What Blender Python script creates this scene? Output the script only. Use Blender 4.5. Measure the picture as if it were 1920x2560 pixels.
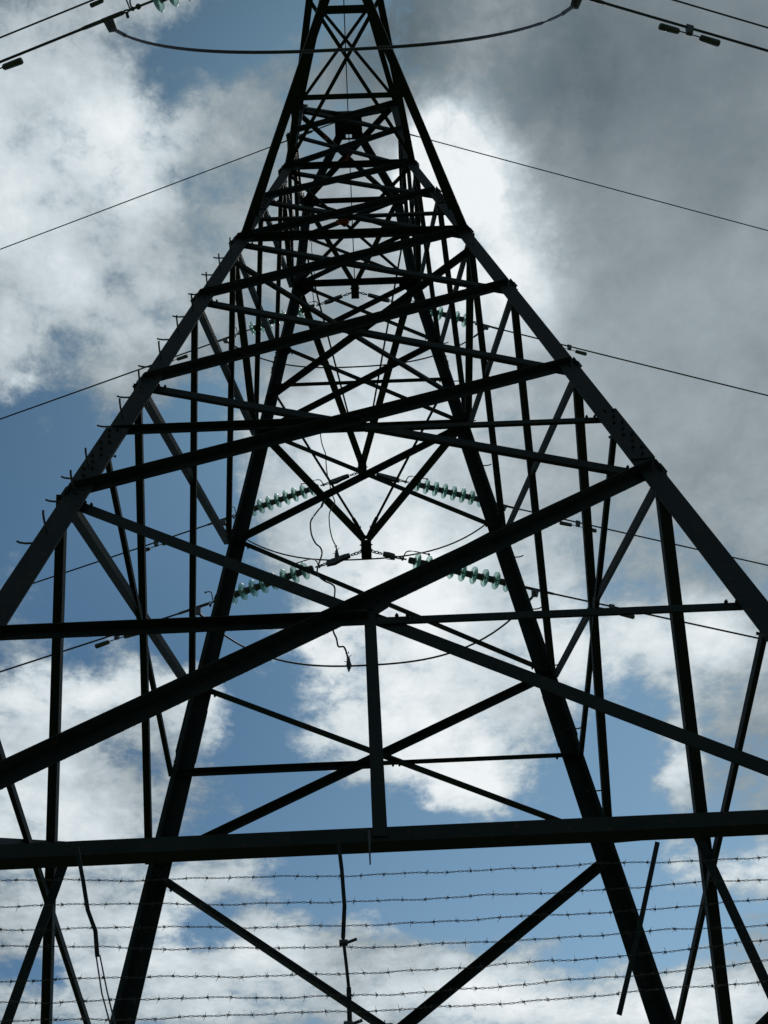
import bpy, math, random
from mathutils import Vector, Matrix
R = math.radians
random.seed(7)
for o in list(bpy.data.objects): bpy.data.objects.remove(o)
SC = bpy.context.scene
COL = SC.collection

# ------------------------------------------------------------------ camera
CAM_LOC = Vector((-0.062, -7.428, 1.60))
PITCH, YAW, ROLL = 0.9432, -0.034, -0.0675
def cam_axes():
    c, s = math.cos(YAW), math.sin(YAW)
    rx = Vector((c, s, 0)); fy = Vector((-s, c, 0)); zz = Vector((0, 0, 1))
    fw = fy*math.cos(PITCH) + zz*math.sin(PITCH)
    up = -fy*math.sin(PITCH) + zz*math.cos(PITCH)
    c, s = math.cos(ROLL), math.sin(ROLL)
    return rx*c + up*s, -rx*s + up*c, fw
cx, cy, cf = cam_axes()
cd = bpy.data.cameras.new('camera'); cam = bpy.data.objects.new('camera', cd); COL.objects.link(cam)
m = Matrix.Identity(4)
for i in range(3):
    m[i][0], m[i][1], m[i][2], m[i][3] = cx[i], cy[i], -cf[i], CAM_LOC[i]
cam.matrix_world = m
cd.sensor_fit = 'HORIZONTAL'; cd.sensor_width = 36.0; cd.lens = 36*2896.3/1920
cd.clip_start = 0.05; cd.clip_end = 5000
SC.camera = cam
SC.render.resolution_x = 768; SC.render.resolution_y = 1024

# ------------------------------------------------------------------ sun and sky
SUN_EL, SUN_AZ = R(67.0), R(16.0)          # azimuth from +Y towards +X
sd = bpy.data.lights.new('sun', 'SUN'); sd.energy = 1.5; sd.angle = R(10.0); sd.color = (1.0, 0.96, 0.90)
so = bpy.data.objects.new('sun', sd); COL.objects.link(so)
sdir = Vector((math.cos(SUN_EL)*math.sin(SUN_AZ), math.cos(SUN_EL)*math.cos(SUN_AZ), math.sin(SUN_EL)))
so.rotation_euler = (-sdir).to_track_quat('-Z', 'Y').to_euler()
so.location = (0, 0, 60)

W = bpy.data.worlds.new('World'); SC.world = W; W.use_nodes = True
nt = W.node_tree; nt.nodes.clear()
def N(t, **k):
    n = nt.nodes.new(t)
    for a, b in k.items(): setattr(n, a, b)
    return n
def L(a, b): nt.links.new(a, b)
def math_(op, a, b=None, c=None, clamp=False):
    n = N('ShaderNodeMath', operation=op); n.use_clamp = clamp
    for i, v in enumerate((a, b, c)):
        if v is None: continue
        if isinstance(v, (int, float)): n.inputs[i].default_value = v
        else: L(v, n.inputs[i])
    return n.outputs[0]
def mixc(f, a, b):
    n = N('ShaderNodeMix', data_type='RGBA')
    for s, v in ((n.inputs[0], f), (n.inputs[6], a), (n.inputs[7], b)):
        if isinstance(v, (int, float)): s.default_value = v
        elif isinstance(v, tuple): s.default_value = v
        else: L(v, s)
    return n.outputs[2]
out = N('ShaderNodeOutputWorld'); bg = N('ShaderNodeBackground'); bg.inputs[1].default_value = 0.10
L(bg.outputs[0], out.inputs[0])
sky = N('ShaderNodeTexSky', sky_type='NISHITA', sun_disc=False, sun_elevation=SUN_EL, sun_rotation=SUN_AZ)
sky.air_density = 1.0; sky.dust_density = 1.2; sky.ozone_density = 1.3
tc = N('ShaderNodeTexCoord'); sp = N('ShaderNodeSeparateXYZ'); L(tc.outputs['Generated'], sp.inputs[0])
zc = math_('MAXIMUM', sp.outputs[2], 0.08)
qx = math_('DIVIDE', sp.outputs[0], zc); qy = math_('DIVIDE', sp.outputs[1], zc)
Q = N('ShaderNodeCombineXYZ'); L(qx, Q.inputs[0]); L(qy, Q.inputs[1])      # the cloud layer, seen as a plane overhead
def noise(scale, detail, rough, off=0.0, lac=2.1, src=None):
    n = N('ShaderNodeTexNoise', noise_dimensions='3D'); n.inputs['Scale'].default_value = scale
    n.inputs['Detail'].default_value = detail; n.inputs['Roughness'].default_value = rough
    n.inputs['Lacunarity'].default_value = lac
    a = N('ShaderNodeVectorMath', operation='ADD'); L(src or Q.outputs[0], a.inputs[0]); a.inputs[1].default_value = (off, off*1.7, off*.6)
    L(a.outputs[0], n.inputs['Vector']); return n
def warp(src, scale, amt, detail, off):
    n = noise(scale, detail, 0.6, off, src=src)
    s = N('ShaderNodeVectorMath', operation='SUBTRACT'); L(n.outputs['Color'], s.inputs[0]); s.inputs[1].default_value = (.5, .5, .5)
    k = N('ShaderNodeVectorMath', operation='SCALE'); L(s.outputs[0], k.inputs[0]); k.inputs['Scale'].default_value = amt
    a = N('ShaderNodeVectorMath', operation='ADD'); L(src, a.inputs[0]); L(k.outputs[0], a.inputs[1]); return a.outputs[0]
P1 = warp(Q.outputs[0], 6.0, 0.16, 6, 3.1)
# cumulus masses and gaps of the cloud layer: x, y, half-axes, turn, cover, brightness
CLOUDS = [
 (-0.225, 0.302, 0.194, 0.169, 2.41, 0.6, 0.38), (-0.28, 0.415, 0.137, 0.104, 2.95, 0.35, 0.08), (-0.118, 0.316, 0.144, 0.071, 1.95, -0.25, -0.14),
 (-0.182, 0.314, 0.07, 0.062, 1.43, 0.2, 0.25), (-0.274, 0.479, 0.141, 0.071, 2.67, 0.45, 0.18), (-0.225, 0.409, 0.077, 0.027, 1.75, -0.35, -0.1),
 (-0.201, 0.441, 0.078, 0.028, 2.63, -0.3, -0.1), (-0.323, 0.554, 0.029, 0.022, 2.97, 0.4, 0.2), (-0.217, 0.545, 0.133, 0.068, 2.74, 0.75, 0.02),
 (-0.12, 0.219, 0.028, 0.023, 3.01, -0.7, 0), (-0.069, 0.224, 0.121, 0.046, -3.12, -0.85, -0.05), (0.008, 0.254, 0.091, 0.087, 3.1, -0.35, -0.22),
 (0.048, 0.233, 0.097, 0.061, 1.57, 0.1, -0.15), (-0.142, 0.262, 0.031, 0.02, 3.1, -0.55, -0.1), (-0.157, 0.293, 0.025, 0.019, 3.05, -0.5, -0.1),
 (0.226, 0.388, 0.348, 0.298, 1.08, 0.9, 0.02), (0.328, 0.235, 0.237, 0.161, -2.94, 0.5, -0.13), (0.163, 0.237, 0.145, 0.078, -3.08, 0.2, -0.05),
 (0.118, 0.407, 0.14, 0.085, 0.98, 0.4, 0.42), (0.114, 0.384, 0.094, 0.066, 1.11, 0.4, 0.55), (0.076, 0.347, 0.053, 0.039, 1.52, 0.4, 0.4),
 (0.137, 0.408, 0.024, 0.018, 1.43, -0.7, -0.1), (-0.013, 0.498, 0.252, 0.171, 1.62, 0.6, 0.15), (-0.001, 0.724, 0.211, 0.16, 1.58, 0.7, 0.34),
 (-0.283, 0.763, 0.21, 0.177, 2.04, -0.9, -0.1), (-0.328, 0.642, 0.143, 0.123, 2.36, -0.7, -0.05), (-0.164, 0.665, 0.168, 0.072, 1.7, -0.6, -0.05),
 (-0.333, 0.567, 0.053, 0.042, 2.08, -0.4, 0), (-0.281, 0.516, 0.043, 0.032, 3.01, -0.3, 0), (-0.203, 0.503, 0.107, 0.049, 2.6, 0.35, 0.15),
 (-0.134, 0.398, 0.08, 0.049, 1.73, -0.2, -0.08), (-0.181, 0.569, 0.088, 0.051, -3.14, -0.2, 0), (-0.427, 1.119, 0.219, 0.158, 1.91, 0.9, 0.45),
 (-0.204, 1.012, 0.102, 0.048, 1.7, 0.6, 0.4), (-0.275, 0.974, 0.077, 0.065, 2.97, 0.4, 0.25), (-0.372, 0.962, 0.146, 0.073, -3.13, 0.4, 0.3),
 (-0.112, 1.074, 0.26, 0.111, 1.65, -1.0, -0.1), (-0.164, 0.91, 0.102, 0.097, 2.08, -0.6, 0), (-0.138, 0.827, 0.073, 0.05, 1.7, -0.3, 0),
 (0.067, 1.029, 0.21, 0.188, -2.82, 1.0, 0.62), (-0.026, 0.918, 0.116, 0.102, -3.03, 0.8, 0.5), (0.114, 1.163, 0.106, 0.094, -2.7, 0.6, 0.5),
 (0.023, 0.818, 0.178, 0.093, -3.08, 0.6, 0.28), (0.394, 0.942, 0.125, 0.102, -2.4, 0.8, 0.55), (0.265, 0.935, 0.122, 0.093, 1.28, 0.4, 0.4),
 (0.394, 1.121, 0.113, 0.038, 1.42, 0.6, 0.4), (0.277, 1.014, 0.063, 0.05, -2.81, -0.5, 0), (0.352, 1.026, 0.038, 0.025, -2.93, -0.3, 0),
 (0.296, 1.175, 0.159, 0.115, 1.3, -1.0, 0), (0.261, 1.418, 0.377, 0.241, -2.96, -1.0, 0), (0.034, 1.312, 0.163, 0.149, 1.26, -0.8, 0),
 (-0.085, 1.303, 0.16, 0.102, 1.62, -0.5, 0), (0.104, 1.657, 0.189, 0.161, -2.77, 1.4, 0.45), (0.431, 1.697, 0.337, 0.152, -3.0, 1.2, 0.5),
 (0.433, 1.341, 0.102, 0.074, -2.81, 0.5, 0.3), (-0.297, 1.57, 0.384, 0.169, -3.07, 0.7, 0.35), (-0.14, 1.463, 0.115, 0.108, -3.02, 0.6, 0.3),
 (0.015, 1.446, 0.06, 0.053, 1.34, 0.6, 0.3), (0.524, 1.347, 0.125, 0.062, 1.33, 0.7, 0.4), (-0.396, 1.35, 0.22, 0.187, 2.96, 0.7, 0.33),
 (-0.499, 1.543, 0.088, 0.075, 2.91, -0.8, 0), (-0.262, 1.425, 0.085, 0.081, 2.75, -0.9, 0), (-0.163, 1.323, 0.082, 0.076, 3.14, 0.4, 0.2),
 (0.336, 0.673, 0.246, 0.194, -2.76, 0.3, 0.12), (0.091, 0.59, 0.243, 0.165, 1.51, 0.5, 0.16), (0.154, 0.855, 0.144, 0.117, -2.9, 0.4, 0.3),
 (0.599, 0.711, 0.623, 0.259, 1.26, 0.6, 0), (-0.479, 0.363, 0.337, 0.202, 2.04, 0.5, 0.2), (-0.699, 1.065, 0.467, 0.23, 1.95, 0.3, 0.2)]
Dn, Ln = None, None
for (bx, by, ra, rb, rot, da, dl) in CLOUDS:
    mp = N('ShaderNodeMapping', vector_type='TEXTURE'); L(P1, mp.inputs[0])
    mp.inputs['Location'].default_value = (bx, by, 0); mp.inputs['Rotation'].default_value = (0, 0, rot)
    mp.inputs['Scale'].default_value = (ra, rb, 1)
    fl = N('ShaderNodeVectorMath', operation='MULTIPLY'); L(mp.outputs[0], fl.inputs[0]); fl.inputs[1].default_value = (1, 1, 0)
    ln = N('ShaderNodeVectorMath', operation='LENGTH'); L(fl.outputs[0], ln.inputs[0])
    mr = N('ShaderNodeMapRange', interpolation_type='SMOOTHSTEP'); L(ln.outputs['Value'], mr.inputs[0])
    mr.inputs[1].default_value = 0.15; mr.inputs[2].default_value = 1.25; mr.inputs[3].default_value = 1; mr.inputs[4].default_value = 0
    if da: Dn = math_('MULTIPLY_ADD', mr.outputs[0], da, Dn if Dn else 0.45)
    if dl: Ln = math_('MULTIPLY_ADD', mr.outputs[0], dl, Ln if Ln else 0.30)
Dn = math_('MINIMUM', Dn, 1.15); Ln = math_('MINIMUM', Ln, .98)
calm = N('ShaderNodeMapRange', interpolation_type='SMOOTHSTEP'); L(qx, calm.inputs[0]); calm.inputs[1].default_value = .10; calm.inputs[2].default_value = .26; calm.inputs[3].default_value = 1; calm.inputs[4].default_value = 0
calm2 = N('ShaderNodeMapRange', interpolation_type='SMOOTHSTEP'); L(qy, calm2.inputs[0]); calm2.inputs[1].default_value = .55; calm2.inputs[2].default_value = .95
quiet = math_('MULTIPLY_ADD', math_('MAXIMUM', calm.outputs[0], calm2.outputs[0]), .65, .35)
n1 = noise(9.0, 10, 0.62, 1.3, src=warp(Q.outputs[0], 14, .05, 4, 9.0)); n2 = noise(4.0, 6, 0.55, 7.7); n3 = noise(26.0, 8, 0.6, 4.2)
k1 = math_('MULTIPLY', math_('SUBTRACT', n1.outputs['Fac'], .5), quiet); k3 = math_('MULTIPLY', math_('SUBTRACT', n3.outputs['Fac'], .5), quiet)
dd = math_('MULTIPLY_ADD', k1, 3.3, Dn)
dd = math_('MULTIPLY_ADD', k3, 1.1, dd)
cv = N('ShaderNodeMapRange', interpolation_type='SMOOTHSTEP'); L(dd, cv.inputs[0])
cv.inputs[1].default_value = 0.0; cv.inputs[2].default_value = 1.0
ll = math_('MULTIPLY_ADD', math_('SUBTRACT', n2.outputs['Fac'], .5), 0.60, Ln)
ll = math_('MULTIPLY_ADD', k1, 0.85, ll); ll = math_('MULTIPLY_ADD', k3, .35, ll)
cr = N('ShaderNodeValToRGB'); L(ll, cr.inputs[0]); e = cr.color_ramp.elements
e[0].position = 0.0; e[0].color = (.11, .145, .165, 1); e[1].position = 1.0; e[1].color = (.86, .90, .92, 1)
for p, c in ((.22, (.205, .25, .275, 1)), (.45, (.34, .40, .43, 1)), (.72, (.58, .66, .70, 1))):
    x = e.new(p); x.color = c
c10 = N('ShaderNodeVectorMath', operation='SCALE'); L(cr.outputs[0], c10.inputs[0]); c10.inputs['Scale'].default_value = 10.0
hs = N('ShaderNodeHueSaturation'); L(sky.outputs[0], hs.inputs['Color']); hs.inputs['Saturation'].default_value = 0.80; hs.inputs['Value'].default_value = 1.0
tint = N('ShaderNodeVectorMath', operation='MULTIPLY'); L(hs.outputs[0], tint.inputs[0]); tint.inputs[1].default_value = (.30, .55, .72)
hz = math_('MULTIPLY_ADD', qx, .45, math_('MULTIPLY_ADD', qy, .44, -.33), clamp=True)      # haze thickens towards the horizon
zd = N('ShaderNodeMapRange'); L(qy, zd.inputs[0]); zd.inputs[1].default_value = .15; zd.inputs[2].default_value = .75; zd.inputs[3].default_value = .5; zd.inputs[4].default_value = .74
ts = N('ShaderNodeVectorMath', operation='SCALE'); L(tint.outputs[0], ts.inputs[0]); L(zd.outputs[0], ts.inputs['Scale'])
veil = mixc(hz, ts.outputs[0], (3.6, 5.9, 8.0, 1))
L(mixc(cv.outputs[0], veil, c10.outputs[0]), bg.inputs[0])

SC.view_settings.view_transform = 'Standard'; SC.view_settings.look = 'None'
SC.view_settings.exposure = 0.0; SC.view_settings.gamma = 1.0; SC.view_settings.use_curve_mapping = False
try:
    SC.cycles.max_bounces = 10; SC.cycles.transmission_bounces = 8; SC.cycles.transparent_max_bounces = 24
except Exception: pass
# ------------------------------------------------------------------ materials
def new_mat(name):
    mt = bpy.data.materials.new(name); mt.use_nodes = True; t = mt.node_tree; b = t.nodes['Principled BSDF']; return mt, t, b
def mat_noise(name, c1, c2, scale, rough=(.5, .8), metal=0.0, bump=0.0, c3=None, s3=40):
    mt, t, b = new_mat(name)
    co = t.nodes.new('ShaderNodeTexCoord'); n = t.nodes.new('ShaderNodeTexNoise'); n.inputs['Scale'].default_value = scale; n.inputs['Detail'].default_value = 8
    n.inputs['Roughness'].default_value = .65
    t.links.new(co.outputs['Object'], n.inputs['Vector'])
    r = t.nodes.new('ShaderNodeValToRGB'); r.color_ramp.elements[0].position = .35; r.color_ramp.elements[1].position = .68
    r.color_ramp.elements[0].color = (*c1, 1); r.color_ramp.elements[1].color = (*c2, 1)
    t.links.new(n.outputs['Fac'], r.inputs[0]); cl = r.outputs[0]
    if c3:
        n3 = t.nodes.new('ShaderNodeTexNoise'); n3.inputs['Scale'].default_value = s3; n3.inputs['Detail'].default_value = 5
        t.links.new(co.outputs['Object'], n3.inputs['Vector'])
        r3 = t.nodes.new('ShaderNodeValToRGB'); r3.color_ramp.elements[0].position = .60; r3.color_ramp.elements[1].position = .68
        t.links.new(n3.outputs['Fac'], r3.inputs[0])
        mx = t.nodes.new('ShaderNodeMix'); mx.data_type = 'RGBA'; t.links.new(r3.outputs[0], mx.inputs[0]); t.links.new(cl, mx.inputs[6]); mx.inputs[7].default_value = (*c3, 1); cl = mx.outputs[2]
    t.links.new(cl, b.inputs['Base Color'])
    mr = t.nodes.new('ShaderNodeMapRange'); mr.inputs[3].default_value = rough[0]; mr.inputs[4].default_value = rough[1]
    t.links.new(n.outputs['Fac'], mr.inputs[0]); t.links.new(mr.outputs[0], b.inputs['Roughness'])
    b.inputs['Metallic'].default_value = metal
    if bump:
        bp = t.nodes.new('ShaderNodeBump'); bp.inputs['Strength'].default_value = bump; bp.inputs['Distance'].default_value = .004
        n4 = t.nodes.new('ShaderNodeTexNoise'); n4.inputs['Scale'].default_value = 90; t.links.new(co.outputs['Object'], n4.inputs['Vector'])
        t.links.new(n4.outputs['Fac'], bp.inputs['Height']); t.links.new(bp.outputs[0], b.inputs['Normal'])
    return mt
STEEL = mat_noise('painted_steel', (.009, .014, .0135), (.019, .026, .025), 5, (.55, .8), 0.0, .35, (.038, .027, .020), 22)
STEEL.node_tree.nodes['Principled BSDF'].inputs['Specular IOR Level'].default_value = .14
GALV = mat_noise('galvanised_iron', (.035, .038, .04), (.07, .075, .08), 14, (.45, .7), .2, .2)
CABLE = mat_noise('weathered_aluminium_cable', (.03, .03, .038), (.055, .055, .065), 30, (.5, .7), .3)
RUST = mat_noise('barbed_wire_steel', (.03, .026, .028), (.06, .055, .06), 25, (.6, .85), .1)
RED = mat_noise('faded_red_paint', (.22, .03, .035), (.35, .07, .07), 12, (.6, .8))
CORD = mat_noise('dark_cord', (.03, .032, .034), (.06, .06, .06), 30, (.7, .9))
CONC = mat_noise('concrete', (.28, .27, .25), (.4, .39, .36), 6, (.8, .95), 0, .3)
def glass_mat():
    """weathered green glass: mostly clear and tinted, with a soft dull skin"""
    mt, t, b = new_mat('green_glass')
    b.inputs['Base Color'].default_value = (.16, .29, .26, 1); b.inputs['Roughness'].default_value = .30; b.inputs['Specular IOR Level'].default_value = .35
    tr = t.nodes.new('ShaderNodeBsdfTransparent'); tr.inputs[0].default_value = (.76, .88, .84, 1)
    tl = t.nodes.new('ShaderNodeBsdfTranslucent'); tl.inputs[0].default_value = (.45, .64, .58, 1)
    m1 = t.nodes.new('ShaderNodeMixShader'); m1.inputs[0].default_value = .5; t.links.new(b.outputs[0], m1.inputs[1]); t.links.new(tl.outputs[0], m1.inputs[2])
    lw = t.nodes.new('ShaderNodeLayerWeight'); lw.inputs[0].default_value = .35
    mr = t.nodes.new('ShaderNodeMapRange'); t.links.new(lw.outputs['Facing'], mr.inputs[0]); mr.inputs[3].default_value = .10; mr.inputs[4].default_value = .50
    m2 = t.nodes.new('ShaderNodeMixShader'); t.links.new(mr.outputs[0], m2.inputs[0]); t.links.new(tr.outputs[0], m2.inputs[1]); t.links.new(m1.outputs[0], m2.inputs[2])
    t.links.new(m2.outputs[0], t.nodes['Material Output'].inputs['Surface'])
    return mt
GLASS = glass_mat()

# ------------------------------------------------------------------ mesh helpers
class MB:
    def __init__(s): s.v = []; s.f = []; s.sm = []
    def add(s, vs, fs, smooth=False):
        o = len(s.v); s.v += [tuple(x) for x in vs]
        for f in fs: s.f.append([i+o for i in f]); s.sm.append(smooth)
    def poly(s, P, Q, prof, a, b):
        """extrude the closed 2-D profile (coords along axes a, b) from P to Q"""
        n = len(prof); vs = [P + a*x + b*y for x, y in prof] + [Q + a*x + b*y for x, y in prof]
        fs = [[i, (i+1) % n, n+(i+1) % n, n+i] for i in range(n)]
        s.add(vs, fs)
        if n == 6: s.add(vs, [[0, 1, 2, 3], [0, 3, 4, 5], [9, 8, 7, 6], [11, 10, 9, 6]])
        else: s.add(vs, [list(range(n))[::-1], list(range(n, 2*n))])
    def angle(s, P, Q, w, t, a, b):
        P, Q = Vector(P), Vector(Q); d = (Q-P).normalized()
        a = Vector(a); a = (a - d*a.dot(d)).normalized()
        b = Vector(b); b = (b - d*b.dot(d)); b = (b - a*b.dot(a)).normalized()
        s.poly(P, Q, [(0, 0), (w, 0), (w, t), (t, t), (t, w), (0, w)], a, b)
    def bar(s, P, Q, w, h, up=(0, 0, 1)):
        P, Q = Vector(P), Vector(Q); d = (Q-P).normalized(); u = Vector(up)
        if abs(d.dot(u.normalized())) > .98: u = Vector((1, 0, 0))
        a = d.cross(u).normalized(); b = a.cross(d).normalized()
        s.poly(P, Q, [(-w/2, -h/2), (w/2, -h/2), (w/2, h/2), (-w/2, h/2)], a, b)
    def tube(s, pts, r, n=8, r2=None, caps=True):
        pts = [Vector(p) for p in pts]; m_ = len(pts); ref = Vector((.13, .21, .97))
        rs = r if isinstance(r, (list, tuple)) else [r]*m_
        vs = []
        for i, p in enumerate(pts):
            d = (pts[min(i+1, m_-1)] - pts[max(i-1, 0)]).normalized()
            if abs(d.dot(ref)) > .95: ref = Vector((.97, .1, .2))
            a = d.cross(ref).normalized(); b = a.cross(d).normalized()
            for k in range(n):
                an = 2*math.pi*k/n; vs.append(p + (a*math.cos(an) + b*math.sin(an))*rs[i])
        fs = [[i*n+k, i*n+(k+1) % n, (i+1)*n+(k+1) % n, (i+1)*n+k] for i in range(m_-1) for k in range(n)]
        s.add(vs, fs, n > 5)
        if caps: s.add(vs, [list(range(n))[::-1], [(m_-1)*n+k for k in range(n)]])
    def ball(s, c, r, n=10):
        c = Vector(c); pts = []; rs = []
        for i in range(7):
            an = -math.pi/2 + math.pi*i/6; pts.append(c + Vector((0, 0, math.sin(an)*r))); rs.append(max(math.cos(an)*r, r*.02))
        s.tube(pts, rs, n)
    def ring(s, c, nrm, rad, r, sx=1.0, n=14):
        c, nrm = Vector(c), Vector(nrm).normalized(); u = Vector((1, 0, 0)); u = (u - nrm*u.dot(nrm))
        if u.length < .1: u = Vector((0, 0, 1)) - nrm*nrm.z
        u.normalize(); w = nrm.cross(u)
        s.tube([c + u*math.cos(2*math.pi*i/n)*rad*sx + w*math.sin(2*math.pi*i/n)*rad for i in range(n+1)], r, 6, caps=False)
    def plate(s, pts, nrm, t):
        nrm = Vector(nrm).normalized()*t/2; n = len(pts); pts = [Vector(p) for p in pts]
        vs = [p+nrm for p in pts] + [p-nrm for p in pts]
        s.add(vs, [list(range(n)), list(range(n, 2*n))[::-1]] + [[i, n+i, n+(i+1) % n, (i+1) % n] for i in range(n)])
    def lathe_x(s, prof, n=28):
        """revolve (x, r) profile about the x axis"""
        vs = [(x, r*math.cos(2*math.pi*k/n), r*math.sin(2*math.pi*k/n)) for x, r in prof for k in range(n)]
        m_ = len(prof)
        s.add(vs, [[i*n+k, i*n+(k+1) % n, (i+1)*n+(k+1) % n, (i+1)*n+k] for i in range(m_-1) for k in range(n)], True)
    def bolt(s, c, nrm, r=.014, h=.012):
        c, nrm = Vector(c), Vector(nrm).normalized()
        s.tube([c, c + nrm*h], r, 6)
        s.tube([c + nrm*h, c + nrm*(h+.012)], r*.5, 5)
    def build(s, name, mat, parent=None):
        me = bpy.data.meshes.new(name); me.from_pydata(s.v, [], s.f); me.update()
        me.polygons.foreach_set('use_smooth', s.sm)
        me.materials.append(mat)
        o = bpy.data.objects.new(name, me); COL.objects.link(o)
        if parent: o.parent = parent
        return o
def empty(name, loc=(0, 0, 0), rot=None):
    o = bpy.data.objects.new(name, None); COL.objects.link(o); o.location = loc; o.empty_display_size = .3
    if rot is not None: o.rotation_mode = 'QUATERNION'; o.rotation_quaternion = rot
    return o
def tag(o, label, cat, group=None):
    o['label'] = label; o['category'] = cat
    if group: o['group'] = group
    return o
def copy_tree(o, parent=None):
    c = o.copy(); COL.objects.link(c)
    if parent: c.parent = parent
    for ch in list(o.children): copy_tree(ch, c)
    return c

# ------------------------------------------------------------------ ground
g = MB(); n_ = 40; ext = 1500
def gz(x, y):
    r = math.hypot(x, y); return 0.0 if r < 14 else .35*math.sin(x*.021+1)*math.cos(y*.017)*min(1, (r-14)/60)
cs = [math.copysign((abs(i)/20)**2.4*ext, i) for i in range(-20, 21)]
vs = [(x, y, gz(x, y)) for y in cs for x in cs]
g.add(vs, [[j*41+i, j*41+i+1, (j+1)*41+i+1, (j+1)*41+i] for j in range(40) for i in range(40)], True)
GRASS = mat_noise('rough_grass', (.045, .07, .02), (.09, .12, .04), .6, (.85, 1), 0, .6, (.10, .085, .05), 1.7)
go = g.build('ground', GRASS); go['kind'] = 'structure'

# ------------------------------------------------------------------ the pylon
H_AP, K = 28.6, 0.1168
Z = dict(G=0.35, L0=5.334, M01=7.165, L1=9.098, M12=10.148, L2=11.285, L3=13.701, A=15.94, B=17.05, M=18.05, C=19.90, U=21.85, E=23.45, T=25.30)
def hw(z):
    if z <= 20: return K*(H_AP - z)
    if z <= Z['E']: return 1.0045 + (z-20)/(Z['E']-20)*(.92-1.0045)
    return .92 + (z-Z['E'])/(Z['T']-Z['E'])*(.26-.92)
def nd(k, sx, sy, off=0.0):
    z = Z[k] if isinstance(k, str) else k
    w = hw(z) + off
    return Vector((sx*w + (-.018 if sy < 0 else .016), sy*w, z))
def lerp(a, b, t): return a + (b-a)*t
PY = tag(empty('lattice_pylon'), 'tall dark green steel lattice pylon with three pairs of crossarms carrying all the wires', 'pylon')
FACES = {'near': (Vector((0, 1, 0)), (-1, -1), (1, -1)), 'rear': (Vector((0, -1, 0)), (-1, 1), (1, 1)),
         'left': (Vector((1, 0, 0)), (-1, -1), (-1, 1)), 'right': (Vector((-1, 0, 0)), (1, -1), (1, 1))}
def member(mb, P, Q, face, w, up=True, t=.008, shift=True):
    """one angle bar in a tower face; up: its in-face flange rises from the heel, else it hangs"""
    Nn = FACES[face][0]; d = (Q-P).normalized()
    u = Nn.cross(d).normalized()
    if u.z < 0: u = -u
    if abs(u.z) < .02 and face in ('near', 'rear'): u = Vector((1, 0, 0))
    if face in ('left', 'right'):                       # bolted outside the legs, free flange outwards
        o_ = -Nn*(.045 if face == 'left' else .01)
        mb.angle(P + o_ - u*w*.3, Q + o_ - u*w*.3, w, t, u if up else -u, -Nn)
    elif up == 'old': mb.angle(P - u*w*.3, Q - u*w*.3, w, t, u, Nn)
    elif up: mb.angle(P + u*w*.4, Q + u*w*.4, w, t, -u, -Nn if face == 'near' else Nn)
    else: mb.angle(P, Q, w, t, -u if face == 'near' else u, Nn)
def brace(P, Q, face, w, up=True, name='diagonal_brace', bolts=True):
    mb = MB(); member(mb, P, Q, face, w, up)
    Nn = FACES[face][0]; d = (Q-P).normalized()
    if bolts:
        for e_, s_ in ((P, 1), (Q, -1)):
            for k in (.14, .21): mb.bolt(e_ + d*s_*k - Nn*.002, -Nn, .013, .012)
    if face == 'near' and P.z < 7.4:                     # drips of zinc and lichen along the lower edge
        u = Nn.cross(d).normalized(); u = u if u.z > 0 else -u
        ln = (Q-P).length; x = .3
        hl = P + u*w*.4 if up is True else P
        while x < ln - .3:
            s_ = random.uniform(.0015, .0038); c = hl + d*x + (Nn*(w-.004) - (u*w*.3 if up == 'old' else Vector()) if up is not True else -u*w)
            mb.tube([c + d*-s_, c, c + d*s_], [s_*.3, s_, s_*.3], 5); x += random.uniform(.01, .12)
    return mb.build(name, STEEL, PY)

# legs: outer-corner angles, thinner up the tower
def leg(sx, sy):
    mb = MB(); ks = [('G', .185, .045), ('L0', .185, .045), ('L2', .175, .042), ('A', .15, .036), ('C', .15, .034), ('E', .125, .024), ('T', .09, 0)]
    for (k1, w, o1), (k2, w2, o2) in zip(ks, ks[1:]):
        mb.angle(nd(k1, sx, sy, o1), nd(k2, sx, sy, o1 if k2 in ('L0', 'L2') else o2), w, .014, (-sx, 0, 0), (0, -sy, 0))
    o = mb.build('leg', STEEL, PY)
    # bolted splices
    for z1, z2 in ((9.25, 10.2), (17.35, 17.9)) if sy < 0 else ((10.35, 11.05), (17.35, 17.9)):
        sp_ = MB(); w = .20 if z1 < 12 else .155
        a = nd(z1, sx, sy, .058 if z1 < 12 else .050); b = nd(z2, sx, sy, .058 if z1 < 12 else .050)
        sp_.angle(a, b, w, .012, (-sx, 0, 0), (0, -sy, 0))
        d = b-a; cnt = 8
        for i in range(cnt):
            c = a + d*((i+.5)/cnt)
            for q in (.045, .115) if i % 2 else (.08,):
                sp_.bolt(c + Vector((-sx*q, 0, 0)), (0, sy, 0)); sp_.bolt(c + Vector((0, -sy*q, 0)), (sx, 0, 0))
        sp_.build('splice_plate', STEEL, o)
    return o
LEGS = {(sx, sy): leg(sx, sy) for sx in (-1, 1) for sy in (-1, 1)}
for (sx, sy) in LEGS:                                   # concrete muffs the legs stand in
    mb = MB(); c = nd('G', sx, sy); c.z = 0
    mb.tube([c + Vector((0, 0, -.6)), c + Vector((0, 0, .30)), c + Vector((0, 0, .42))], [.42, .36, .26], 20)
    mb.build('concrete_footing', CONC, PY)
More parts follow.
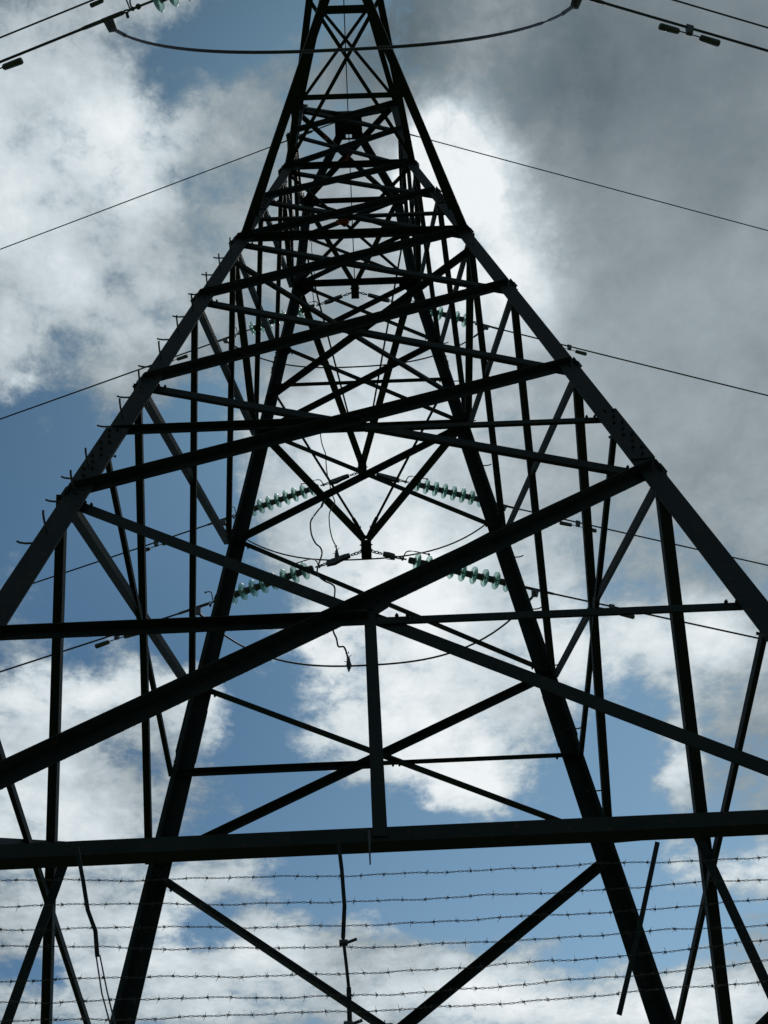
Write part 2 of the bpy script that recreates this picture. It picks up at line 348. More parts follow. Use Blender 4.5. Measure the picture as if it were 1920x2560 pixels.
def step_bolt(z, sx, sy, both=True, ln=.15):
    p = nd(z, sx, sy, .035); mb = MB(); j = random.uniform(-.01, .01)
    a = p + Vector((sx*.0, -sy*.06, j))
    mb.tube([a, a + Vector((sx*ln*.7, 0, .0)), a + Vector((sx*ln, 0, .012)), a + Vector((sx*(ln+.025), 0, .03))], .009, 6)
    if both:
        b = p + Vector((-sx*.05, 0, j+.05))
        mb.tube([b, b + Vector((0, sy*ln*.7, 0)), b + Vector((0, sy*ln, .01)), b + Vector((0, sy*(ln+.025), .03))], .009, 6)
    mb.bolt(a - Vector((sx*.03, 0, 0)), (-sx, 0, 0), .016, .015)
    mb.build('step_bolt', GALV, LEGS[(sx, sy)])
for z in (8.42, 9.05, 9.42, 10.40, 11.02, 11.76, 12.5, 13.17, 13.92, 14.62, 15.3): step_bolt(z, -1, -1)
for z in (9.7, 10.5, 11.4, 12.3, 13.2, 14.1, 15.0, 16.0, 17.0, 18.0, 19.0): step_bolt(z, 1, 1, True, .12)

# gusset plates at the joints
def gusset(k, sx, sy, s):
    mb = MB(); p = nd(k, sx, sy, .02); lean = Vector((-sx*K, -sy*K, 1)).normalized()
    hx = Vector((-sx, 0, 0)); hy = Vector((0, -sy, 0))
    for h_, nrm in ((hx, Vector((0, sy, 0))), (hy, Vector((sx, 0, 0)))):
        c = p + nrm*.012
        pts = [c - h_*.06 - lean*s*.30, c + h_*s*.45 - lean*s*.55, c + h_*s*.75 - lean*s*.1, c + h_*s*.65 + lean*s*.30, c + h_*s*.2 + lean*s*.62, c - h_*.06 + lean*s*.35]
        mb.plate(pts, nrm, .010)
        for (q, r_) in ((.3, -.3), (.5, -.05), (.4, .25)):
            mb.bolt(c + h_*s*q + lean*s*r_ + nrm*.005, nrm, .013, .012)
    mb.build('gusset_plate', STEEL, PY)
for k, s in (('L0', .26), ('L1', .22), ('L2', .20), ('L3', .22), ('A', .32), ('M', .25), ('C', .42), ('E', .30)):
    for sx in (-1, 1):
        for sy in (-1, 1): gusset(k, sx, sy, s)

# face bracing: crossed angles between levels
WID = {('G', 'L0'): .11, ('L0', 'L1'): .10, ('L1', 'L2'): .09, ('L2', 'L3'): .088, ('L3', 'A'): .088, ('A', 'M'): .085, ('M', 'C'): .08, ('C', 'U'): .075, ('U', 'E'): .08}
for (k1, k2), w in WID.items():
    for f, (Nn, a, b) in FACES.items():
        ww = w*(.85 if f == 'rear' else 1.0)*(.9 if f in ('left', 'right') else 1)
        k2_ = k2 if k2 != 'L0' else 5.06
        t1, t2 = {'near': (True, False), 'rear': (True, False), 'left': (True, False), 'right': (False, True)}[f]
        ofs = -Nn*.012
        rs_ = Vector((0, 0, .13)) if k1 == 'L0' and f in ('left', 'right') else Vector((0, 0, -.08)) if f == 'rear' and k1 == 'L0' else Vector()
        brace(nd(k1, *a) + ofs + rs_, nd(k2_, *b) + ofs + (rs_*2.5 if f == 'rear' else rs_), f, ww, t1)
        dn = Vector((0, 0, -.04)) if f == 'near' and k1 == 'L0' else Vector((0, 0, -.08)) if f == 'rear' and k1 == 'L0' else Vector()
        brace(nd(k1, *b) - ofs*.6 + dn, nd(k2_, *a) - ofs*.6 + (dn*2.5 if f == 'rear' else dn), f, ww, t2)
# level members
def level(k, faces, w, up, half=False):
    for f in faces:
        Nn, a, b = FACES[f]; A_, B_ = nd(k, *a), nd(k, *b)
        if half:
            mid = (A_+B_)/2; e_ = (B_-A_).normalized()*.02
            zz_ = Vector((0, 0, 1))*(.045 if f == 'near' else 0); z2_ = Vector((0, 0, 1))*(.075 if f == 'near' and k == 'M01' else 0)
            brace(A_ + zz_, mid - e_ + zz_, f, w, True, 'level_strut'); brace(mid + e_ + z2_, B_ + z2_, f, w*.9, False, 'level_strut')
        else: brace(A_, B_, f, w, up, 'level_strut')
level('L0', ('near', 'rear', 'left', 'right'), .088, 'old')
level('M01', ('near', 'rear'), .070, True, True); level('M01', ('left', 'right'), .06, False)
level('M12', ('near', 'rear'), .065, True, True); level('M12', ('left', 'right'), .06, False)
level('A', ('near', 'rear', 'left', 'right'), .095, True)
level('B', ('near', 'rear'), .06, False)
level('C', ('near', 'rear', 'left', 'right'), .09, True)
level('E', ('rear', 'left', 'right'), .08, True)
# hangers from the centre of the lowest crossed panel to the strut below
for f in FACES:
    Nn, a, b = FACES[f]
    # centre of the L0-L1 cross
    w0, w1 = hw(Z['L0']), hw(Z['L1']); t = w0/(w0+w1); zc_ = Z['L0'] + t*(Z['L1']-Z['L0'])
    top = (nd(zc_, *a)+nd(zc_, *b))/2; bot = (nd('L0', *a)+nd('L0', *b))/2
    mb = MB(); d = (b[0]-a[0], b[1]-a[1]); side = Vector((d[0], d[1], 0)).normalized()
    mb.angle(top - Nn*.01 - side*.05, bot - Nn*.01 - side*.05, .075, .008, side, Nn); mb.build('hanger', STEEL, PY)
    cc = MB(); c = (nd(zc_, *a)+nd(zc_, *b))/2 - Nn*(.02 if f in ('near', 'rear') else .06 if f == 'left' else .025)
    up_ = Vector((0, 0, 1)); cc.plate([c + side*.11 - up_*.04, c + side*.02 + up_*.10, c - side*.11 + up_*.05, c - side*.09 - up_*.07, c + side*.03 - up_*.11], Nn, .008)
    for q in ((.05, .02), (-.05, .02), (0, -.06), (.02, .06)): cc.bolt(c + side*q[0] + up_*q[1] - Nn*.004, -Nn)
    if f != 'rear': cc.build('gusset_plate', STEEL, PY)
# bracing across the inside of the tower
def plan(P, Q, w):
    mb = MB(); mb.angle(P, Q, w, .008, (0, 0, -1), Vector((0, 0, 1)).cross(Q-P)); mb.build('plan_brace', STEEL, PY)
plan(nd(15.3, -1, -1), nd(16.75, 1, 1), .08); plan(nd(15.3, 1, -1), nd(16.75, -1, 1), .08)
plan(nd(23.40, -1, -1), nd(23.40, 1, 1), .10); plan(nd(23.43, 1, -1), nd(23.43, -1, 1), .10)
plan(nd(19.85, -1, -1), nd(19.85, 1, 1), .05); plan(nd(19.88, 1, -1), nd(19.88, -1, 1), .05)
# small platform on the peak
mb = MB(); s_ = .27; zt = Z['T']
mb.plate([(-s_, -s_, zt), (s_, -s_, zt), (s_, s_, zt), (.06, s_, zt), (.06, s_-.07, zt), (-.06, s_-.07, zt), (-.06, s_, zt), (-s_, s_, zt)], (0, 0, 1), .02)
for a, b in (((-s_, -s_), (s_, -s_)), ((s_, -s_), (s_, s_)), ((s_, s_), (-s_, s_)), ((-s_, s_), (-s_, -s_))):
    mb.bar((a[0], a[1], zt-.06), (b[0], b[1], zt-.06), .012, .10)
mb.tube([(0, 0, zt), (0, 0, zt+.55)], .035, 10)
mb.plate([(-.16, 0, zt+.1), (.16, 0, zt+.1), (.12, 0, zt+.38), (-.12, 0, zt+.38)], (0, 1, 0), .014)
mb.build('peak_platform', STEEL, PY)

# crossarms: (level, tie level, outer reach near, outer reach far)
ARMS = {'A': ('B', -5.12, 3.73), 'C': (22.0, -6.40, 4.90), 'E': ('T', -4.30, 2.85)}
TIPS = {}
def crossarm(k, tie, yt, sy):
    z = Z[k]; w = hw(z); tip = Vector((0, yt, z)); TIPS[(k, sy)] = tip
    cw = .105 if sy < 0 else .125
    if k == 'E': cw = .10
    mb = MB()
    def chord(sx, t): return Vector((sx*lerp(w, .045, t), lerp(sy*w, yt - sy*.22, t), z))
    for sx in (-1, 1):
        mb.angle(chord(sx, 0) + Vector((sx*.03, 0, -.02)), chord(sx, 1) + Vector((sx*.03, 0, -.02)), cw, .009, (-sx, 0, 0), (0, 0, 1))
    arm = mb.build('crossarm', STEEL, PY)
    tp = MB()                                             # tip: hanging box of plates
    for sx in (-1, 1): tp.plate([(sx*.075, yt-.22, z+.40), (sx*.075, yt+.10, z+.24), (sx*.075, yt+.12, z-.01), (sx*.075, yt-.12, z-.01), (sx*.075, yt-.22, z+.12)] if sy > 0 else
                                 [(sx*.075, yt+.22, z+.40), (sx*.075, yt-.10, z+.24), (sx*.075, yt-.12, z-.01), (sx*.075, yt+.12, z-.01), (sx*.075, yt+.22, z+.12)], (1, 0, 0), .012)
    tp.plate([(-.081, yt-sy*.20, z+.05), (.081, yt-sy*.20, z+.05), (.081, yt+sy*.11, z+.05), (-.081, yt+sy*.11, z+.05)], (0, 0, 1), .014)
    tp.plate([(-.078, yt+sy*.115, z+.24), (.078, yt+sy*.115, z+.24), (.078, yt+sy*.115, z-.02), (-.078, yt+sy*.115, z-.02)], (0, 1, 0), .012)
    for q in (.05, -.05):
        for sx in (-1, 1): tp.bolt((sx*.081, yt + q, z+.12), (sx, 0, 0))
    tp.build('tip_plate', STEEL, arm)
    zt_ = Z[tie] if isinstance(tie, str) else tie
    for sx in (-1, 1) if k != 'E' else (0,):             # tie rods up to the tower
        a = Vector((sx*hw(zt_), sy*hw(zt_), zt_)) if k != 'E' else Vector((0, 0, zt_+.05)); b = tip + Vector((sx*.04, -sy*.20, .20))
        tr = MB(); tr.tube([a, b], .020 if k == 'A' else (.017 if k == 'C' else .010), 8)
        d = (b-a).normalized()
        if k != 'E': tr.tube([b - d*.30, b - d*.22, b - d*.12], [.03, .03, .024], 8)
        tr.build('tie_rod', STEEL, arm)
    st = {('A', -1): (.515, .80), ('C', -1): (.485, .82), ('E', -1): (.535,), ('A', 1): (), ('C', 1): (), ('E', 1): ()}[(k, sy)]
    ts = [0.0] + list(st)
    for i, t in enumerate(st):
        if k == 'C' and i == 0: continue
        s2 = MB(); s2.angle(chord(-1, t), chord(1, t), .065, .007, (0, sy, 0), (0, 0, 1)); s2.build('strut', STEEL, arm)
    for i in range(len(ts)-1):
        if k == 'A' or i > 0: continue
        for s in (1, -1):
            s2 = MB(); s2.angle(chord(-s, ts[i]) + Vector((0, 0, -.01*s)), chord(s, ts[i+1]) + Vector((0, 0, -.01*s)), .058, .006, (0, sy, 0), (0, 0, 1)); s2.build('lattice_bar', STEEL, arm)
for k, (tie, yn, yf) in ARMS.items():
    crossarm(k, tie, yn, -1); crossarm(k, tie, yf, 1)
# the vertical plane of each crossarm root: short knees
# ------------------------------------------------------------------ insulator strings, conductors, jumpers
X_ = Vector((1, 0, 0))
def make_string(first, nd_, pitch, flip):
    root = empty('insulator_string')
    mb = MB()
    # shackle and chain links at the crossarm
    for i in range(3):
        c = .04 + i*.055; mb.ring((c, 0, 0), (0, 0, 1) if i % 2 else (0, 1, 0), .022, .009, 1.5)
    mb.build('chain_link', GALV, root)
    yk = MB(); x0, x1 = .20, first-.36                   # tapered adjusting plates
    for y in (-.022, .022):
        yk.plate([(x0, y, .035), (x0+.08, y, .05), (x1, y, .04), (x1+.02, y, -.055), (x1-.12, y, -.085), (x0+.15, y, -.05), (x0, y, -.03)], (0, 1, 0), .010)
    for i in range(5): yk.tube([(x0+.03+i*(x1-x0-.06)/4, -.034, -.002-.006*i), (x0+.03+i*(x1-x0-.06)/4, .034, -.002-.006*i)], .012, 6)
    yk.plate([(x0, -.02, .04), (x1, -.02, .045), (x1, .02, .045), (x0, .02, .04)], (0, 0, 1), .01)
    yk.build('yoke_plate', GALV, root)
    lk = MB()
    for y in (-.02, .02): lk.bar((x1-.01, y, -.005), (x1+.16, y*.4, -.005), .010, .02)
    lk.tube([(x1+.14, -.03, -.005), (x1+.14, .03, -.005)], .016, 8)
    lk.tube([(x1+.14, 0, -.005), (first-.16, 0, 0)], .014, 8); lk.build('link_strap', GALV, root)
    hn = MB(); hx = x1+.145; s = 1                        # arcing horn over the tower end
    hp = [(hx, 0, 0), (hx+.02, 0, .12), (hx+.05, 0, .20), (hx+.11, 0, .245), (hx+.20, 0, .262), (hx+.42, 0, .27)]
    hn.tube(hp, .010, 8); hn.ball(hp[-1], .022); hn.build('arcing_horn', GALV, root)
    # glass discs
    dm = MB(); prof = [(-.030, .040), (-.034, .085), (-.018, .128), (.004, .147), (.020, .150), (.032, .144), (.030, .130), (.050, .122), (.030, .110), (.058, .100), (.026, .086), (.062, .072), (.018, .060), (.022, .030), (-.026, .030), (-.030, .040)]
    dm.lathe_x(prof, 30)
    cm = MB(); cm.lathe_x([(-.125, .0), (-.125, .040), (-.112, .052), (-.045, .055), (-.012, .064), (-.006, .052), (-.006, 0)], 16); cm.tube([(-.01, 0, 0), (pitch-.11, 0, 0)], .013, 8)
    d0 = dm.build('glass_disc', GLASS, root); c0 = cm.build('metal_cap', GALV, d0)
    d0.location = (first, 0, 0)
    for i in range(1, nd_):
        d = d0.copy(); COL.objects.link(d); d.parent = root; d.location = (first + pitch*i, 0, 0)
        c = c0.copy(); COL.objects.link(c); c.parent = d
    x9 = first + pitch*(nd_-1) + .08; xe = x9 + (.15 if flip else 0)
    ed = MB(); ed.tube([(x9-.02, 0, 0), (xe+.01, 0, 0)], .014, 8); ed.ball((xe+.02, 0, 0), .034); ed.tube([(xe, 0, 0), (xe+.14, 0, 0)], .015, 8); ed.ball((xe+.09, 0, 0), .026)
    ed.ring((xe+.17, 0, 0), (0, 0, 1), .020, .010, 1.5); ed.bolt((xe+.17, 0, -.03), (0, 0, -1), .02, .05)
    ed.build('ball_socket', GALV, root)
    h2 = MB(); q = xe+.10
    h2.tube([(q, 0, 0), (q+.0, 0, .10), (q-.03, 0, .17), (q-.09, 0, .215), (q-.16, 0, .23)], .010, 8)
    h2.tube([(q+.02, 0, 0), (q+.02, .06, .10), (q+.02, .07, .16), (q+.06, .07, .205), (q+.13, .07, .22)], .009, 8); h2.ball((q+.13, .07, .22), .018)
    h2.build('arcing_horn', GALV, root)
    cl = MB(); cl.tube([(xe+.19, 0, 0), (xe+.22, 0, 0), (xe+.46, 0, 0), (xe+.48, 0, 0), (xe+.68, 0, 0), (xe+.74, 0, 0)], [.014, .025, .025, .022, .022, .015], 12)
    # jumper lug
    cl.plate([(xe+.34, 0, -.02), (xe+.46, 0, -.02), (xe+.43, 0, -.17), (xe+.33, 0, -.19)], (0, 1, 0), .03)
    for b_ in ((xe+.38, -.10), (xe+.385, -.15)): cl.bolt((b_[0], -.015, b_[1]), (0, -1, 0), .018, .02)
    cl.build('dead_end_clamp', GALV, root)
    root['lug'] = xe+.36; root['end'] = xe+.70
    return root
protoL = make_string(.94, 8, .175, True); protoR = make_string(.74, 9, .186, False); protoS = make_string(1.00, 8, .18, False)
used = set()
DIR_S = {-1: Vector((-1, .315, -.075)).normalized(), 1: Vector((1, .285, -.085)).normalized()}
DIR_W = {-1: Vector((-1, .325, -.042)).normalized(), 1: Vector((1, .285, -.058)).normalized()}
def frame(d, lean=0.0):
    z = Vector((0, -math.sin(lean), math.cos(lean))); z = (z - d*z.dot(d)).normalized(); y = z.cross(d)
    return Matrix((d, y, z)).transposed().to_quaternion()
SIDE = {-1: 'left', 1: 'right'}
ARM_TXT = {('A', 1): 'lowest far crossarm', ('C', 1): 'middle far crossarm', ('E', 1): 'top far crossarm', ('A', -1): 'lowest near crossarm', ('C', -1): 'middle near crossarm', ('E', -1): 'top near crossarm'}
SIDE_TXT = {-1: 'towards the left', 1: 'towards the right'}
def sag(P, d, ln, n=60, k=.00035):
    pts = []
    for i in range(n+1):
        s = ln*(i/n)**1.5; pts.append(P + d*s + Vector((0, 0, k*s*s)))
    return pts
WIRE_PT = {}
for key, tip in TIPS.items():
    k, sy = key
    lugs = {}
    for sd_ in (-1, 1):
        pr = protoL if sd_ < 0 else (protoR if k == 'A' else protoS)
        st = pr if pr.name not in used else copy_tree(pr); used.add(pr.name)
        org = tip + Vector((sd_*.07, 0, +.02))
        st.location = org; st.rotation_mode = 'QUATERNION'; q_ = frame(DIR_S[sd_], R(42) if sy < 0 else 0); st.rotation_quaternion = q_
        cnt = 'nine' if pr is protoR else 'eight'
        tag(st, 'green glass insulator string %s on the %s, %s discs' % ( SIDE_TXT[sd_].replace('towards', 'pulling'), ARM_TXT[key], cnt), 'insulator', 'glass insulator strings')
        lugs[sd_] = org + q_ @ Vector((st['lug'], 0, -.17)); e_ = org + q_ @ Vector((st['end']-.05, 0, 0))
        mb = MB(); pts = sag(e_, DIR_W[sd_], 140); mb.tube(pts, .0155, 8)
        c = mb.build('conductor', CABLE); tag(c, 'dark conductor cable leaving %s from the %s' % (SIDE_TXT[sd_], ARM_TXT[key]), 'power line', 'conductor cables'); WIRE_PT[(k, sy, sd_)] = e_
    # jumper loop under the arm
    low = {('A', 1): (4.55, 14.25), ('C', 1): (5.7, 18.26), ('E', 1): (3.6, 21.70), ('A', -1): (-4.7, 12.43), ('C', -1): (-5.9, 17.4), ('E', -1): (-3.9, 21.4)}[key]
    a, b = lugs[-1], lugs[1]; pts = []
    for i in range(41):
        t = i/40; p = a.lerp(b, t); s = 1-abs(2*t-1)**2.6
        p.z += (low[1]-(a.z+b.z)/2)*s; p.y += (low[0]-(a.y+b.y)/2)*s; p.x += -.10*math.sin(math.pi*t)*math.cos(t*3)
        pts.append(p)
    mb = MB(); mb.tube(pts, .0150, 8)
    for e_, n_2 in ((0, 2), (-1, -3)): mb.tube([pts[e_], pts[n_2]], .022, 8)
    j = mb.build('jumper_cable', CABLE); tag(j, 'black jumper cable looping under the %s between its insulator strings' % ARM_TXT[key], 'power line', 'jumper loops')

# earth wires to the peak
for sd_ in (-1, 1):
    d = DIR_W[sd_]; P = Vector((sd_*.17, 0, Z['T']+.27))
    mb = MB(); mb.tube(sag(P + d*1.3, d, 150), .011, 8); w = mb.build('earth_wire', CABLE)
    tag(w, 'thin earth wire leaving %s from the peak of the pylon' % SIDE_TXT[sd_], 'power line', 'earth wires')
    f = empty('wire_clamp', P, frame(d)); tag(f, 'small clamp and links tying the %s earth wire to the peak' % SIDE[sd_], 'clamp', 'earth wire clamps')
    m1 = MB(); m1.ring((.05, 0, 0), (0, 0, 1), .025, .009, 1.6); m1.ring((.11, 0, 0), (0, 1, 0), .025, .009, 1.6); m1.build('shackle', GALV, f)
    m2 = MB(); m2.tube([(.14, 0, 0), (.6, 0, 0), (.62, 0, 0), (1.05, 0, 0), (1.07, 0, 0), (1.3, 0, 0)], [.013, .013, .028, .028, .016, .013], 10); m2.ball((.5, 0, 0), .035); m2.build('clamp_body', GALV, f)

# vibration dampers
dp = empty('vibration_damper')
m1 = MB(); m1.plate([(-.045, 0, .03), (.045, 0, .03), (.035, 0, -.10), (-.035, 0, -.10)], (0, 1, 0), .045); m1.build('clamp', GALV, dp)
m2 = MB(); m2.tube([(-.30, 0, -.115), (-.1, 0, -.10), (.1, 0, -.10), (.30, 0, -.115)], .008, 6); m2.build('messenger_cable', CABLE, dp)
m3 = MB(); m3.tube([(.13, 0, -.105), (.145, 0, -.108), (.36, 0, -.115), (.375, 0, -.115)], [.026, .036, .040, .030], 14); w1 = m3.build('weight', GALV, dp)
m4 = MB(); m4.tube([(-.13, 0, -.105), (-.145, 0, -.108), (-.36, 0, -.115), (-.375, 0, -.115)], [.026, .036, .040, .030], 14); m4.build('weight', GALV, dp)
DLIST = [('A', 1, -1, 1.15), ('A', 1, 1, 1.05), ('C', 1, -1, 1.15), ('C', 1, 1, 1.27), ('E', 1, -1, .97), ('E', 1, 1, 1.57), ('A', -1, -1, 1.22), ('A', -1, 1, 1.12), ('E', -1, -1, 1.13)]
first_ = True
for (k, sy, sd_, s) in DLIST:
    o = dp if first_ else copy_tree(dp); first_ = False
    P = WIRE_PT[(k, sy, sd_)]; d = DIR_W[sd_]
    o.location = P + d*s + Vector((0, 0, .00035*s*s)); o.rotation_mode = 'QUATERNION'; o.rotation_quaternion = frame(d, R(30) if sy < 0 else R(15))
    tag(o, 'twin-weight vibration damper clamped under the %s cable of the %s' % ('left-going' if sd_ < 0 else 'right-going', ARM_TXT[(k, sy)]), 'damper', 'vibration dampers')

# ------------------------------------------------------------------ barbed wire guard on the near face
YG = -3.0
STR = [(-1.77, 4.96, 4.90, 4.90, 1.74), (-1.74, 4.83, 4.76, 4.78, 1.70), (-1.72, 4.71, 4.64, 4.67, 1.67), (-1.70, 4.62, 4.53, 4.55, 1.63),
       (-1.66, 4.46, 4.41, 4.47, 1.60), (-1.64, 4.36, 4.31, 4.38, 1.58), (-1.62, 4.27, 4.24, 4.29, 1.55)]
ORD = ['topmost', 'second from the top', 'third from the top', 'middle', 'third from the bottom', 'second from the bottom', 'lowest']
for si, (xl, z1, z2, z3, xr) in enumerate(STR):
    rnd = random.Random(si*13+5); mb = MB(); ph = rnd.uniform(0, 6); xa, xb = -2.95, 2.95
    def zc_f(x):
        if x < -.03: z = z2 + (z1-z2)*min(1, (-.03-x)/(-.03-xl))**1.2 + max(0, xl-x)*.04
        else: z = z2 + (z3-z2)*min(1.0, (x+.03)/(xr+.03))**1.6 + max(0, x-xr)*.04
        return z + .003*math.sin(x*5+ph) + .0025*math.sin(x*13+ph*2) + .0015*math.sin(x*31+ph)
    nseg = 420; tw = 2*math.pi/.075
    for s in (0, math.pi):
        pts = []
        for i in range(nseg+1):
            x = xa + (xb-xa)*i/nseg; an = x*tw+s
            pts.append((x, YG + .0030*math.cos(an) + .004*math.sin(x*7+ph), zc_f(x) + .0030*math.sin(an)))
        mb.tube(pts, .0017, 4)
    x = xa + rnd.uniform(0, .1)
    while x < xb:
        zc0 = zc_f(x); y0 = YG + .004*math.sin(x*7+ph)
        mb.ring((x, y0, zc0), (1, 0, 0), .0045, .0016, n=6); mb.ring((x+.006, y0, zc0), (1, 0, 0), .0045, .0016, n=6)
        a0 = rnd.uniform(0, math.pi)
        for j in range(4):
            an = a0 + j*math.pi/2 + rnd.uniform(-.3, .3); ln = rnd.uniform(.012, .021); dx = rnd.uniform(-.010, .014)
            mb.tube([(x + (.006 if j % 2 else 0), y0, zc0), (x + dx, y0 + math.cos(an)*ln, zc0 + math.sin(an)*ln)], [.0013, .0007], 4)
        x += .100 + rnd.uniform(-.008, .008)
    o = mb.build('barbed_wire', RUST)
    tag(o, 'barbed wire strand across the foot of the pylon, %s of seven' % ORD[si], 'barbed wire', 'barbed wire strands')
# posts
def post(name, parts, label):
    o = empty(name, parts[0][1][0]); tag(o, label, 'post', 'bent posts of the barbed wire guard')
    base = Vector(parts[0][1][0])
    for nm, pts, w, t in parts:
        mb = MB()
        for i in range(len(pts)-1):
            p, q = Vector(pts[i]) - base, Vector(pts[i+1]) - base
            mb.bar(p, q, w, t, (0, 1, .1))
        mb.build(nm, STEEL if nm == 'bar' else GALV, o)
    return o, base
y1 = YG + .022
post('guard_post', [('bar', [(-1.462, y1, 5.15), (-1.40, y1, 4.96), (-1.352, y1, 4.80), (-1.30, y1, 4.69), (-1.272, y1, 4.565)], .018, .010),
                    ('wire', [(-1.278, y1, 4.57), (-1.225, y1, 4.39), (-1.165, y1, 4.24), (-1.05, y1, 3.9)], .006, .006),
                    ('wire', [(-1.262, y1, 4.57), (-1.205, y1, 4.40), (-1.150, y1, 4.25), (-1.03, y1, 3.9)], .006, .006)],
     'bent thin post of the barbed wire guard, at the left, ending in two wires')
o, base = post('guard_post', [('bar', [(-.232, y1, 5.135), (-.215, y1, 4.95), (-.205, y1, 4.76), (-.213, y1, 4.60)], .018, .012),
                    ('bar', [(-.213, y1, 4.60), (-.200, y1, 4.46), (-.192, y1, 4.36)], .014, .012), ('bar', [(-.192, y1, 4.36), (-.190, y1, 4.18), (-.185, y1, 3.8)], .020, .012)],
     'bent post with two bolts holding the barbed wire, at the centre')
for z_ in (4.575, 4.20):
    mb = MB(); c = Vector((-.205 if z_ > 4.4 else -.19, y1, z_)) - base
    mb.tube([c + Vector((-.025, 0, 0)), c + Vector((.012, 0, .0))], .014, 6); mb.tube([c + Vector((.01, 0, 0)), c + Vector((.052, -.005, .012))], .007, 6); mb.build('bolt', GALV, o)
post('guard_post', [('bar', [(1.262, YG+.03, 5.03), (1.08, YG+.03, 4.585), (.91, YG+.03, 4.19)], .022, .010)],
     'straight flat bar post crossing a leg at the right, open at its lower end')
mb = MB(); mb.tube([(-.085, -2.76, 5.34), (-.085, -2.76, 5.14)], [.007, .004], 6); mb.build('bolt_end', GALV, PY)

# ------------------------------------------------------------------ loose cords and red plates
def cord(name, pts, r, label, cat='cord'):
    P = [Vector(p) for p in pts]; out = []
    for i in range(len(P)-1):
        p0, p1, p2, p3 = P[max(i-1, 0)], P[i], P[i+1], P[min(i+2, len(P)-1)]
        for j in range(6):
            t = j/6; out.append(.5*((2*p1) + (p2-p0)*t + (2*p0-5*p1+4*p2-p3)*t*t + (3*p1-p0-3*p2+p3)*t**3))
    out.append(P[-1]); mb = MB(); mb.tube(out, r, 6)
    return mb, out
CORDS = [
  [(-0.598, 1.75, 14.428), (-0.636, 1.75, 14.365), (-0.721, 1.75, 14.169), (-0.741, 1.75, 14.044), (-0.722, 1.75, 13.812), (-0.668, 1.75, 13.627), (-0.605, 1.75, 13.528), (-0.584, 1.75, 13.4), (-0.614, 1.75, 13.236), (-0.643, 1.75, 13.067), (-0.622, 1.75, 12.945), (-0.552, 1.75, 12.846), (-0.457, 1.75, 12.769), (-0.422, 1.75, 12.681), (-0.433, 1.75, 12.467), (-0.468, 1.75, 12.172), (-0.445, 1.75, 11.905), (-0.408, 1.75, 11.769), (-0.386, 1.75, 11.629), (-0.325, 1.75, 11.619), (-0.29, 1.75, 11.501), (-0.274, 1.75, 11.339), (-0.271, 1.75, 11.24)] ,
  [(-0.616, 1.7, 16.335), (-0.615, 1.7, 16.245), (-0.603, 1.7, 16.056), (-0.579, 1.7, 15.88), (-0.537, 1.7, 15.663), (-0.531, 1.7, 15.432), (-0.509, 1.7, 15.105), (-0.475, 1.7, 14.865), (-0.454, 1.7, 14.688), (-0.411, 1.7, 14.467), (-0.438, 1.7, 14.375), (-0.482, 1.7, 14.221), (-0.488, 1.7, 14.058), (-0.477, 1.7, 13.861), (-0.452, 1.7, 13.667), (-0.421, 1.7, 13.545), (-0.396, 1.7, 13.441), (-0.392, 1.7, 13.208)] ,
  [(-0.777, 1.2, 22.405), (-0.78, 1.2, 21.935), (-0.761, 1.2, 21.568), (-0.717, 1.2, 20.712), (-0.699, 1.2, 20.263), (-0.739, 1.2, 20.089), (-0.722, 1.2, 19.771), (-0.706, 1.2, 19.492)] ,
]
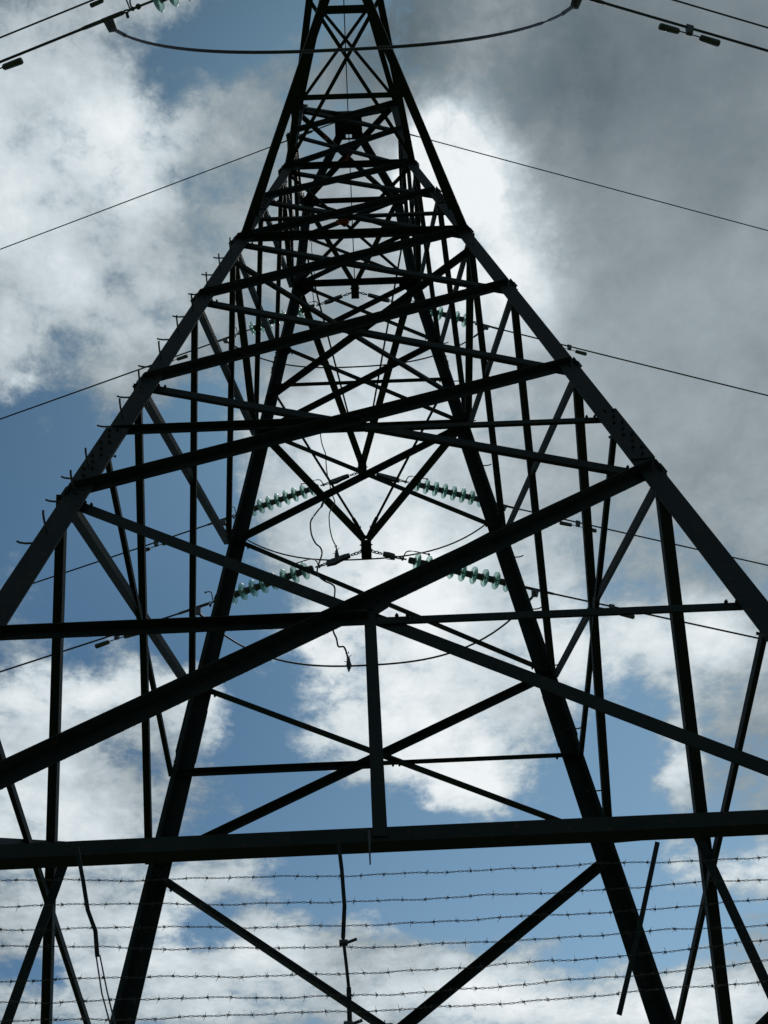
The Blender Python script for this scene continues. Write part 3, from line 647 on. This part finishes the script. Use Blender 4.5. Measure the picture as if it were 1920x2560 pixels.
REDS = [
[(-0.004, -0.129, 23.2), (-0.059, 0.121, 23.2), (-0.202, 0.124, 23.2), (-0.097, -0.041, 23.2)] ,
[(-0.454, -0.504, 23.2), (-0.393, -0.473, 23.2), (-0.421, -0.347, 23.2), (-0.469, -0.438, 23.2)] ,
[(-0.31, -0.204, 19.7), (-0.211, -0.22, 19.7), (-0.093, -0.243, 19.7), (-0.063, -0.167, 19.7), (-0.125, -0.101, 19.7), (-0.183, -0.11, 19.7)]
]
for (pts, r, lab, tail) in zip(CORDS, (.011, .008, .007), ('long loose cord hanging in curls below the lowest rear cross, with a frayed end', 'loose knotted cord hanging beside the middle far insulators', 'short loose cord hanging inside the upper tower'), (1, 1, 0)):
    mb, out_ = cord('hanging_cord', pts, r, lab)
    e_ = out_[-1]; rr = random.Random(3)
    if tail:
        mb.tube([e_ + Vector((0, 0, .20)), e_ + Vector((0, 0, .12)), e_ + Vector((.004, 0, .06)), e_ - Vector((0, 0, .04))], [.014, .024, .034, .006], 8)
        for i in range(7):
            a = e_ + Vector((0, 0, .05 + .035*i)); mb.tube([a, a + Vector((rr.uniform(-.05, .05), rr.uniform(-.02, .02), rr.uniform(.01, .06)))], .005, 4)
        mb.tube([pts[0], Vector(pts[0]) + Vector((.05, -.1, .05))], .016, 6)
    tag(mb.build('hanging_cord', CORD), lab, 'cord')
for i, (pts, lab) in enumerate(zip(REDS, ('dark red strip of cloth hanging just below the peak platform', 'small red scrap of cloth left of the peak platform', 'crumpled red cloth caught in the crossed braces at the waist'))):
    mb = MB(); P = [Vector(p) for p in pts]; c = sum(P, Vector())/len(P); n = len(P); rr = random.Random(i)
    ring = [];
    for a in range(n):
        for t in (0, .5):
            ring.append(P[a].lerp(P[(a+1) % n], t) + Vector((rr.uniform(-.015, .015), rr.uniform(-.015, .015), rr.uniform(-.06, .06))))
    m_ = len(ring); mid = [q.lerp(c, .5) + Vector((0, 0, rr.uniform(-.05, .05))) for q in ring]
    vs = ring + mid + [c]; fs = [[a, (a+1) % m_, m_+(a+1) % m_, m_+a] for a in range(m_)] + [[m_+a, m_+(a+1) % m_, 2*m_] for a in range(m_)]
    mb.add(vs, fs, True); o = mb.build('red_cloth', RED); sm = o.modifiers.new('thick', 'SOLIDIFY'); sm.thickness = .008
    tag(o, lab, 'cloth')
bpy.context.view_layer.update()
